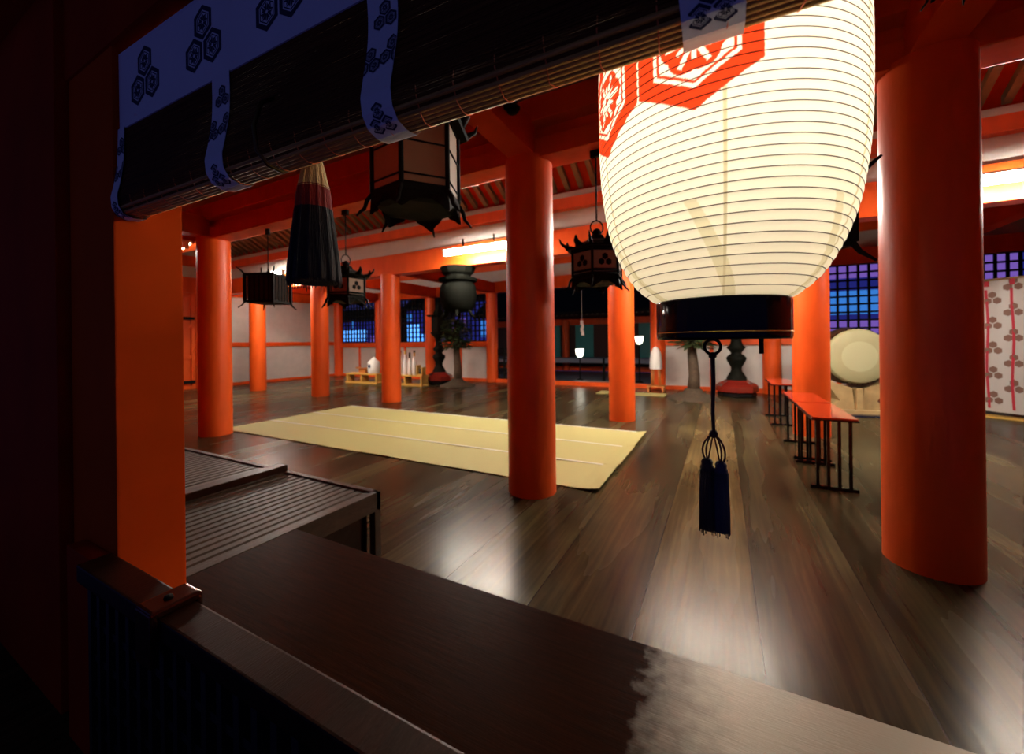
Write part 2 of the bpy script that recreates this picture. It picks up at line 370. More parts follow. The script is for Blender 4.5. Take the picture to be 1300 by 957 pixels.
# near square pillar
p = thing('square_pillar', 'square pillar at the left holding the bamboo blind, orange on its lit side', 'pillar', (-2.17,.72,0))
MB().box(-.22,.21,-.11,.10,0,3.0,bev=.006).build('shaft', mat('matt_vermilion', (.60,.062,.005), .8, noise=.15, nscale=4, spec=.03), p)
MB().box(-.08,.185,-.165,-.112,0,.735).build('side_board', REDB, p)
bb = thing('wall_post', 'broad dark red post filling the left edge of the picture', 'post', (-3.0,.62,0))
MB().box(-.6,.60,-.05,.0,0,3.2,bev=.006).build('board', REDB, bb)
# mats
b = MB()
def mat_strip(x0, x1, y0, y1, curl=0):
    b = MB(); nx = 60; T = .012
    top = []
    for i in range(nx+1):
        x = x0+(x1-x0)*i/nx; c = .03*max(0, (x-(x1-.25))/.25)**2*curl + .006*math.sin(x*2.1+y0)**2
        top.append((x, c))
    for side in (0, 1):
        pass
    vs = []
    for (x, c) in top: vs += [(x,y0,c+.001),(x,y0,c+T),(x,y1,c+T),(x,y1,c+.001)]
    fs = []
    for i in range(nx):
        a = i*4; q = a+4
        fs += [(a,q,q+1,a+1),(a+1,q+1,q+2,a+2),(a+2,q+2,q+3,a+3),(a+3,q+3,q,a)]
    fs += [(0,1,2,3),(nx*4+3,nx*4+2,nx*4+1,nx*4)]
    b.add(vs, fs)
    return b
ms = ['nearest of the three joined strips of the long yellow rush mat', 'middle strip of the long yellow rush mat between two pale seams', 'farthest strip of the long yellow rush mat']
for i, (y0, y1, x1) in enumerate(((3.87,4.74,-1.09),(4.75,5.67,-1.08),(5.68,6.66,-1.09))):
    o = mat_strip(-7.92, x1, y0, y1, 1).build('rush_mat', RUSHMAT); tag(o, ms[i], 'mat', 'strips of the yellow rush mat')
    e = MB(); e.box(-7.9, x1-.15, y1-.045, y1, .0188, .021); e.build('seam_edge', MATEDGE, o)
o = mat_strip(-3.2, -1.35, 11.15, 11.75).build('rush_mat', RUSHMAT); tag(o, 'small pale mat on the floor by the doorway, far from the long mat', 'mat')

# ------------------------------------------------------------------ fluorescent lamps on the beams
def lamp(x0, x1, y, z, label, hang=.26, tm=None):
    L0 = x1-x0; t = thing('fluorescent_lamp', label, 'lamp', ((x0+x1)/2, y, z), 'fluorescent tube lamps on the beams')
    tb = MB(); tb.lathe([(.050,-L0/2),(.050,L0/2)], n=16); o = tb.build('tube', tm or TUBE, t); o.rotation_euler = (0, PI/2, 0)
    for sx in (-1,1): MB().box(min(sx*L0/2,sx*(L0/2+.04)),max(sx*L0/2,sx*(L0/2+.04)),-.045,.055,-.055,.062).build('end_cap', FIX, t)
    MB().box(-L0/2-.04,L0/2+.04,-.06,.10,.062,.09,bev=.004).box(-L0/2-.04,L0/2+.04,.088,.10,.030,.07).build('housing', FIX, t)
    for sx in (-1,1): MB().box(sx*L0/2*.45-.012,sx*L0/2*.45+.012,-.012,.012,.09,hang).build('hanger', IRON, t)
lamp(-5.25, -3.58, 6.93, 3.42, 'white fluorescent tube left of the centre column, above the doorway')
lamp(-1.0, .66, 6.93, 3.42, 'fluorescent tube on the beam hidden behind the paper lantern')
lamp(2.80, 4.4, 6.93, 3.37, 'fluorescent tube at the upper right edge beside the thickest column')
lamp(-12.35, -10.95, 6.93, 3.52, 'fluorescent tube mostly hidden by the black tassel and square lantern')
lamp(-9.0, -8.02, 3.38, 3.20, 'short fluorescent tube at the upper left beside the square pillar', tm=TUBEDIM)
for x0 in (-15.2, -12.4, -9.4, -3.6, -.6):
    lamp(x0, x0+1.3, 8.0, 3.62, 'unseen fluorescent tube added on the aisle side of the far beam', .4, TUBEADDED)  # unseen tubes added to brighten the aisle and back wall

# ------------------------------------------------------------------ paper lantern
LX, LY = -.003, 1.05
prof = [(.137,1.588),(.158,1.603),(.182,1.625),(.202,1.652),(.219,1.684),(.235,1.722),(.249,1.77),(.259,1.83),(.266,1.90),(.269,2.0),(.269,2.12),(.265,2.22),(.255,2.32),(.235,2.40),(.20,2.455),(.15,2.49)]
zs = [q[1] for q in prof]
def prad(z):
    for i in range(len(prof)-1):
        if prof[i][1] <= z <= prof[i+1][1]:
            # catmull-rom
            p0 = prof[max(i-1,0)]; p1 = prof[i]; p2 = prof[i+1]; p3 = prof[min(i+2,len(prof)-1)]
            h_ = p2[1]-p1[1]; u = (z-p1[1])/h_
            m1 = (p2[0]-p0[0])/(p2[1]-p0[1])*h_; m2 = (p3[0]-p1[0])/(p3[1]-p1[1])*h_
            return (2*u**3-3*u**2+1)*p1[0]+(u**3-2*u**2+u)*m1+(-2*u**3+3*u**2)*p2[0]+(u**3-u**2)*m2
    return prof[-1][0]
def hexd(x, y):   # pointy-top hexagon "radius" in circumradius units
    x = abs(x); y = abs(y)
    return max(x/.8660254, (x*.57735+y)) if True else 0
WHITE = (.93,.88,.72); INK = (.78,.050,.012)
def crest(dx, dy):
    R = hexd(dx, dy)
    if R > .125: return None
    if R > .086: return INK
    if R > .078: return WHITE
    if R > .072: return INK
    r = math.hypot(dx, dy); a = math.atan2(dy, dx)
    lobe = .052+.007*abs(math.cos(3*(a)))
    if r > lobe: return WHITE
    if r < .0075: return INK
    if r < .016: return WHITE
    da = (a/(PI/3)+.5) % 1-.5; ray_w = abs(da)*PI/3*r
    if ray_w < .0045 and r < .05: return WHITE
    da2 = ((a+PI/6)/(PI/3)+.5) % 1-.5
    if abs(da2)*PI/3*r < .0035 and r < .034: return WHITE
    return INK
def pcol(s, z, k):
    if z > 1.9:
        for cx in (-.036, -.256, -.036+.846-.15, -.256-.6):
            q = crest(s-cx, z-2.035)
            if q: return q
        if z > 2.035 and False: pass
    for sc in (-.82,-.55,-.27,.012,.30,.58): # paper seams
        if abs(s-sc) < .0035: return (.66,.58,.36)
        if z < 1.76 and -.005 < (s-sc)+(z-1.60)*.45 < .035-.1*(z-1.6): return (.78,.72,.50)
    return WHITE
NA, NZ = 1040, 440
RIB = .0172
z0, z1 = prof[0][1], prof[-1][1]
lan = thing('paper_lantern', 'large glowing white paper lantern with red hexagon crests hanging in the foreground', 'lantern', (LX,LY,0))
me = bpy.data.meshes.new('paper_shade'); vs = []; cols = []
for j in range(NZ+1):
    z = z0+(z1-z0)*j/NZ; ph = ((z-z0)/RIB) % 1.0
    r = prad(z)+.0022*math.sin(PI*ph)
    for i in range(NA):
        a = 2*PI*i/NA; vs.append((r*math.sin(a), -r*math.cos(a), z))
        s = .27*(a if a <= PI else a-2*PI); cols += [*pcol(s, z, i), 1.0]
fs = [(j*NA+i, j*NA+(i+1) % NA, (j+1)*NA+(i+1) % NA, (j+1)*NA+i) for j in range(NZ) for i in range(NA)]
me.from_pydata(vs, [], fs); ca = me.color_attributes.new('print', 'FLOAT_COLOR', 'POINT'); ca.data.foreach_set('color', cols)
me.polygons.foreach_set('use_smooth', [True]*len(fs)); me.materials.append(PAPER); me.update()
sh = bpy.data.objects.new('paper_shade', me); C.objects.link(sh); sh.parent = lan
rb = MB(); k = 1
RIBM = mat('bamboo_rib', (.07,.035,.015), .6)
while z0+k*RIB < z1:
    z = z0+k*RIB; r = prad(z)+.0006
    rb.tube([(r*math.cos(2*PI*i/96), r*math.sin(2*PI*i/96), z) for i in range(96)], .0010, n=5, closed=True); k += 1
rb.build('ribs', RIBM, lan, normals=False)
bro = MB().lathe([(.0,1.512),(.118,1.512),(.122,1.500),(.138,1.500),(.140,1.506),(.140,1.585),(.136,1.596),(.12,1.596),(.12,1.52)], n=72, cap=False).build('base_ring', BLACK, lan)
g = MB(); g.tube([(.1405*math.cos(2*PI*i/72), .1405*math.sin(2*PI*i/72), 1.516) for i in range(72)], .0014, n=5, closed=True); g.build('gold_line', GOLD, bro)
g = MB(); g.box(.070,.078,-.10,-.086,1.47,1.505); g.build('clasp', IRON, bro)
MB().lathe([(.15,2.48),(.155,2.48),(.155,2.56),(.06,2.575),(.0,2.575)], n=48, cap=False).build('top_ring', BLACK, lan)
MB().tube([(0,0,2.575),(0,0,3.25)], .007).build('cord', CORDRED, lan)
MB().lathe([(0,1.80),(.022,1.81),(.03,1.86),(.03,2.2),(.02,2.25),(0,2.26)], n=16, cap=False).build('bulb', BULB, lan)
# tassel below the lantern
tz = thing('lantern_tassel', 'dark cord with a twin navy and black tassel hanging under the paper lantern', 'tassel', (-.020,1.05,0))
MB().tube([(.017*math.sin(2*PI*i/24), 0, 1.483+.0175*math.cos(2*PI*i/24)) for i in range(24)], .0035, n=8, closed=True).build('ring', IRON, tz)
MB().lathe([(.003,1.455),(.008,1.457),(.009,1.462),(.006,1.468),(.003,1.47)], n=16).build('collar', IRON, tz)
co = MB().tube([(0,0,1.46),(.001,0,1.40),(-.001,0,1.33),(.0005,0,1.275)], [.0055,.005,.0042,.004]).build('cord', CORDRED, tz)
kn = MB()
kn.lathe([(.002,1.268),(.009,1.272),(.010,1.279),(.006,1.286),(.002,1.288)], n=16)
for sgn, dz in ((-1,0),(1,-.012)):
    pts = [(sgn*(.004+.012*math.sin(PI*u)**.7), -.004, 1.275-(.075+dz*-1)*u) for u in [i/10 for i in range(11)]]
    pts += [(sgn*(.004+.020*math.sin(PI*u)**.8), .002, 1.275-(.075-dz)*u) for u in [1-i/10 for i in range(1,11)]]
    kn.tube(pts, .0022, n=6)
    kn.tube([(sgn*.002,0,1.27),(sgn*.012,0,1.215)], .0019, n=6)
kn.build('knot_loops', CORDRED, co)
for sgn, mm in ((-1, BLACKSILK), (1, NAVYSILK)):
    q = MB(); cx = sgn*.0145; dz = 0 if sgn > 0 else .004
    q.lathe([(.002,1.216+dz),(.009,1.214+dz),(.013,1.207+dz),(.012,1.199+dz),(.0145,1.197+dz),(.015,1.191+dz),(.0135,1.187+dz)], (cx,0,0), n=24, cap=False)
    q.lathe([(.0135,1.188+dz),(.0155,1.17),(.0165,1.12),(.0172,1.065),(.0168,1.052)], (cx,0,0), n=48, wob=lambda a, z: 1+.05*math.sin(a*16))
    for i in range(24):
        a = 2*PI*i/24; q.tube([(cx+.015*math.cos(a), .015*math.sin(a), 1.19), (cx+.017*math.cos(a), .017*math.sin(a), 1.10), (cx+.0175*math.cos(a+.05), .0175*math.sin(a+.05), 1.047+.006*math.sin(i*5))], .0012, n=5)
    q.build('navy_tassel' if sgn > 0 else 'black_tassel', mm, tz)

# ------------------------------------------------------------------ bamboo blind with cloth band and straps
BL = thing('bamboo_blind', 'rolled up split bamboo blind with a white crest printed cloth band along its top', 'blind', (0,.706,.0), rz=.0306)
BL.rotation_euler.y = -.008
XA, XB = -1.935, 1.4
def bprof():
    """outline of hanging blind: straight sheet then a flattened roll at the bottom"""
    return [(-.012,2.60),(-.014,2.30),(-.020,2.18),(-.030,2.10),(-.036,2.06),(-.034,2.03),(-.024,2.004),(.018,1.994),(.036,2.004),(.040,2.03),(.038,2.07),(.024,2.12),(.010,2.16),(.008,2.60)]
b = MB(); pr = bprof(); nn = len(pr)
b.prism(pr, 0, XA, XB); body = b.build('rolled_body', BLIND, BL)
b = MB()
def sm_profile(z):  # y of outer surface at height z (front side)
    for i in range(7):
        (ya_, za_), (yb_, zb_) = pr[i], pr[i+1]
        if zb_ <= z <= za_: return ya_+(yb_-ya_)*(z-za_)/(zb_-za_)
    return 0
z = 2.30
while z > 2.03:
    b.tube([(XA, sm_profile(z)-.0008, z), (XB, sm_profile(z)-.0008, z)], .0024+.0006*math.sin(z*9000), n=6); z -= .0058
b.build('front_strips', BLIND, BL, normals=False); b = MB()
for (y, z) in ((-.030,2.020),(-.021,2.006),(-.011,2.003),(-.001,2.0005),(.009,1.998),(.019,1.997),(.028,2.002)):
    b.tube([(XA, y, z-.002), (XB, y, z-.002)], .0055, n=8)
b.build('bottom_strips', BLINDLIT, BL, normals=False)
x = XA+.12
while x < XB:
    pts = [(x+random.uniform(-.003,.003), y*1.02, z-.009 if z < 2.02 else z) for (y, z) in ((-.0365,2.05),(-.034,2.028),(-.020,2.004),(0,1.995),(.018,1.997),(.036,2.008),(.043,2.03))]
    MB().tube(pts, .0013, n=5).build('binding_thread', ORANGETHREAD, BL, normals=False); x += .097
def hexpoly(cx, cz, R, n=6): return [(cx+R*math.sin(2*PI*k/n), cz+R*math.cos(2*PI*k/n)) for k in range(n)]
def crest_cluster(mb, cx, cz, R, mapf):
    for (ox, oz) in ((0, R*1.02), (-.885*R, -.51*R), (.885*R, -.51*R)):
        hx, hz = cx+ox, cz+oz
        def ring(Ro, Ri, lay, mi):
            A = hexpoly(hx, hz, Ro); B = hexpoly(hx, hz, Ri)
            for k in range(6):
                k2 = (k+1) % 6; mb.face([mapf(*A[k], lay), mapf(*A[k2], lay), mapf(*B[k2], lay), mapf(*B[k], lay)], mi)
        ring(R*.95, R*.68, 1, 1)
        ring(R*.60, R*.54, 1, 1)
        P = [(hx+R*.40*(1+.18*math.cos(8*t_))*math.sin(t_), hz+R*.40*(1+.18*math.cos(8*t_))*math.cos(t_)) for t_ in [2*PI*i/48 for i in range(48)]]
        I = [(hx+R*.09*math.sin(t_), hz+R*.09*math.cos(t_)) for t_ in [2*PI*i/48 for i in range(48)]]
        for i in range(48):
            if i % 6 == 0: continue
            j = (i+1) % 48; mb.face([mapf(*P[i],1), mapf(*P[j],1), mapf(*I[j],1), mapf(*I[i],1)], 1)
band = MB(); band.box(XA-.002, XB, -.018, -.014, 2.312, 2.592)
mapb = lambda x, z, lay: (x, -.018-.0007*lay, z)
x = -1.745
while x < XB-.1:
    crest_cluster(band, x, 2.447, .057, mapb); x += .362
band.build('cloth_band', [CLOTH, NAVY], BL, normals=False)
# straps: cloth ribbons down the front and round the roll
spath = [(-.0195,2.315),(-.021,2.26),(-.026,2.18),(-.036,2.10),(-.043,2.06),(-.040,2.022),(-.026,1.996),(.002,1.986),(.034,1.990),(.048,2.008),(.052,2.03)]
def spt(d):
    for i in range(len(spath)-1):
        a_, b_ = spath[i], spath[i+1]; l = math.dist(a_, b_)
        if d <= l: 
            u = d/l; return (a_[0]+(b_[0]-a_[0])*u, a_[1]+(b_[1]-a_[1])*u, (b_[0]-a_[0])/l, (b_[1]-a_[1])/l)
        d -= l
    a_, b_ = spath[-2], spath[-1]; return (b_[0], b_[1], 0, 1)
slen = sum(math.dist(spath[i], spath[i+1]) for i in range(len(spath)-1))
def strap(xc, w_=.088):
    mb = MB(); n_ = 60
    for lay in (0, -1):
        for i in range(n_):
            q = []
            for dd in (i/n_*slen, (i+1)/n_*slen):
                y, z, ty, tz_ = spt(dd); wv = .004*math.sin(dd*22+xc)
                q.append((y+tz_*.0012*(-lay), z-ty*.0012*(-lay), wv))
            mb.face([(xc-w_/2+q[0][2], q[0][0], q[0][1]), (xc+w_/2+q[0][2], q[0][0], q[0][1]), (xc+w_/2+q[1][2], q[1][0], q[1][1]), (xc-w_/2+q[1][2], q[1][0], q[1][1])], 0, True)
    def mp(px, pd, lay):
        y, z, ty, tz_ = spt(min(max(2.315-pd, 0), slen)); wv = .004*math.sin((2.315-pd)*22+xc)
        return (min(max(px, xc-w_/2), xc+w_/2)+wv, y+tz_*.0022, z-ty*.0022)
    for dd, off in ((.075, .008), (.175, -.030), (.165, .034), (.315, .0)): crest_cluster(mb, xc+off, 2.315-dd, .0195, mp)
    return mb.build('cloth_strap', [CLOTH, NAVY], BL, normals=False)
for xc in (-1.915, -1.285, -.655, .005, .66, 1.3): strap(xc, .05 if xc < -1.9 else .088)
# hanging fibre tassel behind the roll
tt = thing('fibre_tassel', 'big hanging tassel with pale top, red band and long black fibres behind the blind', 'tassel', (-1.125,.815,0))
wv = lambda a, z: 1+.045*math.sin(a*13)+.03*math.sin(a*29+1)
MB().lathe([(.01,2.10),(.020,2.09),(.032,2.05),(.043,1.995),(.046,1.985)], n=96, cap=False, wob=wv).build('pale_top', TASPALE, tt)
MB().lathe([(.045,1.99),(.049,1.96),(.052,1.915)], n=96, cap=False, wob=wv).build('red_band', TASRED, tt)
k = MB(); k.lathe([(.053,1.92),(.060,1.86),(.072,1.76),(.077,1.70),(.074,1.692),(.04,1.70)], n=96, wob=wv)
for i in range(90):
    a = 2*PI*i/90; r = .075+random.uniform(-.002,.005)
    k.tube([(.052*math.cos(a), .052*math.sin(a), 1.92), (.069*math.cos(a), .069*math.sin(a), 1.79), (r*math.cos(a+.03), r*math.sin(a+.03), 1.685+random.uniform(-.012,.012))], .0016, n=4)
k.build('black_fibres', TASBLACK, tt, normals=False)
MB().tube([(0,0,2.10),(0,0,2.62)], .006).build('cord', IRON, tt)
hk = MB(); hk.tube([(0,0,.20),(0,-.035,.17),(0,-.055,.10),(0,-.048,.04),(0,-.02,.012),(0,.02,.008),(0,.048,.03)], .0055)
o = hk.build('blind_hook', mat('dark_brass', (.10,.06,.02), .4, metal=.9)); o.location = (-1.06,.655,1.965); tag(o, 'dark brass hook in front of the rolled blind just above the fibre tassel', 'hook')

# ------------------------------------------------------------------ hexagonal lanterns
def view_rot(x, y, ph=11):
    d = Vector((x, y)).normalized(); r = Vector((d.y, -d.x)); a = math.radians(ph)
    v = -r*math.cos(a)-d*math.sin(a); return math.atan2(v.y, v.x)
def hex_lantern(x, y, zb, s, label, rot, roof_in=True, crest_panels=False, chain=3.27, grp=None):
    """zb = bottom of the panels, s = circumradius"""
    T = thing('hanging_lantern', label, 'lantern', (x,y,0), grp)
    P = [(math.cos(rot+k*PI/3)*s, math.sin(rot+k*PI/3)*s) for k in range(6)]
    hh = s*1.55 if not crest_panels else s*1.0
    fr = MB(); pn = MB()
    for k in range(6):
        a, b_ = P[k], P[(k+1) % 6]
        fr.tube([(a[0],a[1],zb-.01),(a[0],a[1],zb+hh+.01)], s*.055, n=6)
        f = .985
        pn.face([(a[0]*f,a[1]*f,zb),(b_[0]*f,b_[1]*f,zb),(b_[0]*f,b_[1]*f,zb+hh),(a[0]*f,a[1]*f,zb+hh)])
        f = .955
        pn.face([(a[0]*f,a[1]*f,zb),(b_[0]*f,b_[1]*f,zb),(b_[0]*f,b_[1]*f,zb+hh),(a[0]*f,a[1]*f,zb+hh)])
        for zz in ((.0,.12,.58,1.0) if not crest_panels else (0,.12,.9,1.0)):
            fr.tube([(a[0],a[1],zb+hh*zz),(b_[0],b_[1],zb+hh*zz)], s*(.022 if not crest_panels else .05), n=5)
        if crest_panels:   # openwork crest in each panel
            mx, my = (a[0]+b_[0])/2, (a[1]+b_[1])/2; ux, uy = (b_[0]-a[0])/s, (b_[1]-a[1])/s
            for (oo, oz) in ((0,.62),(-.14,.42),(.14,.42)):
                c_ = [(mx*1.0+ux*s*(oo+.13*math.sin(q*PI/3)), my*1.0+uy*s*(oo+.13*math.sin(q*PI/3)), zb+hh*oz+s*.13*math.cos(q*PI/3)) for q in range(6)]
                fr.face(c_)
    fr.build('frame', BRONZE if crest_panels else IRON, T, normals=False); pn.build('panels', PANEL, T, normals=False)
    # tray with curled feet
    tr = MB(); tr.lathe([(s*.2,-.30*s),(s*.75,-.33*s),(s*.98,-.30*s),(s*1.06,-.16*s),(s*1.02,-.02*s),(s*.9,0)], (0,0,zb), n=6, rot=rot, smooth=False)
    for k in range(6):
        a = rot+k*PI/3; ca, sa = math.cos(a), math.sin(a)
        pts = [(1.0,-.08),(1.12,-.24),(1.17,-.42),(1.26,-.50),(1.34,-.60)]
        tr.tube([(ca*s*p_[0], sa*s*p_[0], zb+p_[1]*s) for p_ in pts], [s*.05,s*.055,s*.045,s*.035,s*.02], n=6)
        # scalloped apron between the feet
        b_ = rot+(k+1)*PI/3; A = Vector((ca, sa))*s*1.03; B = Vector((math.cos(b_), math.sin(b_)))*s*1.03
        top = []; bot = []
        for i in range(13):
            u = i/12; q = A.lerp(B, u); sc = -.18-.30*abs(math.cos(PI*u))**1.6-.06*math.cos(3*PI*u)**2
            top.append((q.x, q.y, zb-.12*s)); bot.append((q.x*1.03, q.y*1.03, zb+sc*s))
        for i in range(12):
            tr.face([top[i], top[i+1], bot[i+1], bot[i]])
            tr.face([tuple(c_*.97 if j < 2 else c_ for j, c_ in enumerate(w_)) for w_ in (top[i], top[i+1], bot[i+1], bot[i])])
    tr.build('base_tray', BRONZE if crest_panels else IRON, T, normals=False)
    rf = MB(); zr = zb+hh
    rf.lathe([(s*1.30,.05*s),(s*1.25,.0),(s*1.0,.0),(s*1.0,.10*s),(s*.75,.28*s),(s*.40,.42*s),(s*.28,.60*s),(s*.14,.62*s)], (0,0,zr), n=6, rot=rot, smooth=False)
    for k in range(6):
        a = rot+k*PI/3; ca, sa = math.cos(a), math.sin(a)
        rf.tube([(ca*s*p_[0], sa*s*p_[0], zr+p_[1]*s) for p_ in ((1.0,.10),(1.25,.12),(1.45,.26),(1.52,.44))], [s*.07,s*.07,s*.05,s*.02], n=6)
        a += PI/6; ca, sa = math.cos(a), math.sin(a)
        rf.tube([(ca*s*p_[0], sa*s*p_[0], zr+p_[1]*s) for p_ in ((.85,.10),(1.1,.14),(1.2,.28),(1.2,.46))], [s*.10,s*.13,s*.10,s*.03], n=6)
    rfo = rf.build('roof', BRONZE if crest_panels else IRON, T)
    zt = zr+.6*s
    fi = MB(); fi.lathe([(.02*s,0),(.16*s,.02*s),(.20*s,.12*s),(.12*s,.24*s),(.03*s,.30*s)], (0,0,zt), n=16)
    fi.tube([(math.cos(rot)*.26*s*math.sin(2*PI*i/24), math.sin(rot)*.26*s*math.sin(2*PI*i/24), zt+.32*s-.28*s*math.cos(2*PI*i/24)) for i in range(24)], .03*s, n=6, closed=True)
    fi.build('finial_ring', IRON, rfo)
    if zt+.6*s < chain:
        ch = MB(); z_ = zt+.58*s; i = 0
        ch.tube([(0,0,z_),(0,0,chain-.03)], .008, n=6)
        ch.box(-.05,.05,-.02,.02,chain-.06,chain)
        ch.build('chain', IRON, T)
    return T
big = hex_lantern(-1.735, 2.0, 2.445, .275, 'large hexagonal lantern with plain paper panels and dark scalloped base, just below the blind', view_rot(-1.745,2.0,11), chain=3.2)
hex_lantern(-4.40, 3.65, 2.13, .25, 'bronze hexagonal lantern hanging just right of the black fibre tassel', view_rot(-4.4,3.65,35), crest_panels=True)
hex_lantern(-1.02, 3.65, 2.10, .235, 'bronze hexagonal lantern with crest panels half hidden by the paper lantern', view_rot(-1.02,3.65,20), crest_panels=True)
# square dark lanterns with splayed corner horns
def square_lantern(x, y, zb, s, h_, rz, label):
    T = thing('square_lantern', label, 'lantern', (x,y,0), rz=rz)
    f = MB()
    for sx in (-1,1):
        for sy in (-1,1):
            f.box(sx*s-.018, sx*s+.018, sy*s-.018, sy*s+.018, zb, zb+h_)
            f.tube([(sx*s,sy*s,zb+h_),(sx*(s+.03),sy*(s+.03),zb+h_+.05),(sx*(s+.075),sy*(s+.075),zb+h_+.10)], [.016,.013,.006], n=6)
            f.tube([(sx*s,sy*s,zb),(sx*(s+.02),sy*(s+.02),zb-.05),(sx*(s+.06),sy*(s+.06),zb-.10)], [.016,.012,.006], n=6)
    for z_ in (zb, zb+h_):
        f.box(-s,s,-s,s,z_-.02,z_+.02)
    for k in range(1, 6):
        q = -s+2*s*k/6
        f.box(q-.006,q+.006,-s-.004,-s+.012,zb,zb+h_); f.box(q-.006,q+.006,s-.012,s+.004,zb,zb+h_)
        f.box(-s-.004,-s+.012,q-.006,q+.006,zb,zb+h_); f.box(s-.012,s+.004,q-.006,q+.006,zb,zb+h_)
    f.build('frame', IRON, T)
    MB().box(-s+.02,s-.02,-s+.02,s-.02,zb+.03,zb+h_-.03).build('panels', mat('smoked_panel', (.035,.018,.012), .6, spec=.1), T)
    c = MB(); c.lathe([(.05,0),(.04,.03),(.012,.06),(.01,.10)], (0,0,zb+h_+.02), n=12); c.tube([(0,0,zb+h_+.1),(0,0,3.25)], .007, n=6); c.box(-.03,.03,-.015,.015,3.18,3.27); c.build('chain', IRON, T)
square_lantern(-6.12, 3.65, 2.15, .215, .40, math.radians(25), 'small square black lantern with horned corners in front of the bright left column')
square_lantern(.405, 2.45, 1.95, .105, .27, math.radians(25), 'black horned lantern peeking out between the paper lantern and the thickest column')
# round bronze lantern under the far beam
DARKBRONZE = mat('blackened_bronze', (.0035,.0035,.0025), .7, spec=.02)
T = thing('round_bronze_lantern', 'round barrel shaped dark bronze lantern hanging in front of the middle lattice window', 'lantern', (-5.42,7.62,0))
MB().lathe([(.1,2.20),(.30,2.22),(.36,2.30),(.40,2.45),(.42,2.62),(.40,2.80),(.34,2.92)], n=24, wob=lambda a, z: 1+.03*math.cos(a*12)).build('barrel', DARKBRONZE, T)
MB().lathe([(.46,2.98),(.44,2.92),(.30,2.92),(.30,3.05),(.36,3.10),(.42,3.24)], n=12, smooth=False).build('roof', DARKBRONZE, T)
q = MB(); q.tube([(0,0,2.9),(0,0,3.25)], .10)
for k in range(6):
    a = k*PI/3; q.tube([(.30*math.cos(a),.30*math.sin(a),2.24),(.36*math.cos(a),.36*math.sin(a),2.14),(.44*math.cos(a),.44*math.sin(a),2.08)], [.04,.035,.012], n=6)
q.build('feet', DARKBRONZE, T)
# wrought nail covers / hooks on beams
for (x, y, z, s, lb) in ((-1.50,2.9,3.44,.06,'black iron fitting on the cross beam above the centre column'), (-7.42,3.0,3.38,.06,'black iron fitting on the beam beside the square pillar')):
    q = MB()
    for k in range(4):
        a = k*PI/2; q.lathe([(.0,-s*.5),(s*.7,-s*.35),(s*.8,0),(s*.5,s*.3),(0,s*.4)], (0,s*.7*math.cos(a),s*.7*math.sin(a)), n=10, cap=False)
    q.box(-.13,.02,-.02,.02,-.02,.02)
    o = q.build('iron_fitting', IRON); o.location = (x, y, z); tag(o, lb, 'fitting', 'iron fittings on the beams')
hex_lantern(.77, 1.95, 2.78, .10, 'dark lantern cut off by the top edge above the thickest column', .3, crest_panels=True, chain=4.2)

# ------------------------------------------------------------------ foreground: counter, slatted boxes, railing
ct = thing('wooden_counter', 'low dark brown wooden counter top with lamp sheen painted into its worn right end, foreground', 'counter', (0,1,0))
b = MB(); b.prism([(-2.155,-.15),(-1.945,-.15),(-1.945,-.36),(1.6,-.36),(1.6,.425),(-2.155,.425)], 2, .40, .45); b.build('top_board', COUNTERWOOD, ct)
b = MB(); b.box(-2.13,1.58,.36,.395,0,.40); b.box(-1.93,1.58,-.33,-.30,0,.40); b.box(-2.13,-2.10,-.14,.36,0,.40); b.box(1.55,1.58,-.3,.36,0,.4); b.build('side_panels', DARKWOOD, ct)
def slat_box(x0, x1, y0, y1, z, name, label, bar=True):
    T = thing('offering_box', label, 'box', ((x0+x1)/2,(y0+y1)/2,0), 'slatted offering boxes')
    hx, hy = (x1-x0)/2, (y1-y0)/2
    f = MB(); f.box(-hx,-hx+.045,-hy,hy,z-.13,z,bev=.004); f.box(hx-.045,hx,-hy,hy,z-.13,z,bev=.004); f.box(-hx,hx,-hy,-hy+.045,z-.13,z,bev=.004); f.box(-hx,hx,hy-.04,hy,z-.13,z,bev=.004)
    f.build('rim', BOXWOOD, T)
    n_ = int((2*hx-.09)/.07); s_ = MB(); w2 = (2*hx-.09)/n_
    for i in range(n_):
        x = -hx+.045+(i+.5)*w2
        s_.prism([(x-.030,z-.035),(x-.022,z-.012),(x+.022,z-.012),(x+.030,z-.035),(x+.012,z-.085),(x-.012,z-.085)], 1, -hy+.04, hy-.035)
    s_.build('slats', BOXWOOD, T)
    for sx in (-1,1):
        for sy in (-1,1):
            l = MB(); l.box(sx*hx-(.055 if sx > 0 else 0), sx*hx+(.055 if sx < 0 else 0), sy*hy-(.055 if sy > 0 else 0), sy*hy+(.055 if sy < 0 else 0), 0, z-.125, bev=.003); l.build('leg', BOXWOOD, T)
    p_ = MB(); p_.box(-hx+.06,hx-.06,hy-.09,hy-.075,0,z-.13); p_.box(hx-.09,hx-.075,-hy+.06,hy-.06,0,z-.13); p_.box(-hx+.06,hx-.06,-hy+.075,-hy+.09,0,z-.13); p_.box(-hx+.075,-hx+.09,-hy+.06,hy-.06,0,z-.13); p_.build('side_panels', DARKWOOD, T)
    if bar:
        q = MB(); q.box(-hx-.06,-hx+.05,-hy,hy-.02,z,z+.055,bev=.008); q.build('cross_bar', DARKWOOD, T)
    return T
slat_box(-3.25,-2.165,.86,2.07,.45,'a','slatted wooden offering box next to the counter, its near corner post showing')
slat_box(-5.3,-3.32,.86,2.07,.45,'b','slatted wooden offering box farther left, behind the raised cross bar', bar=False)
rl = thing('lattice_railing', 'black lattice railing with a smooth top rail at the bottom left', 'railing', (-1.98,.55,0))
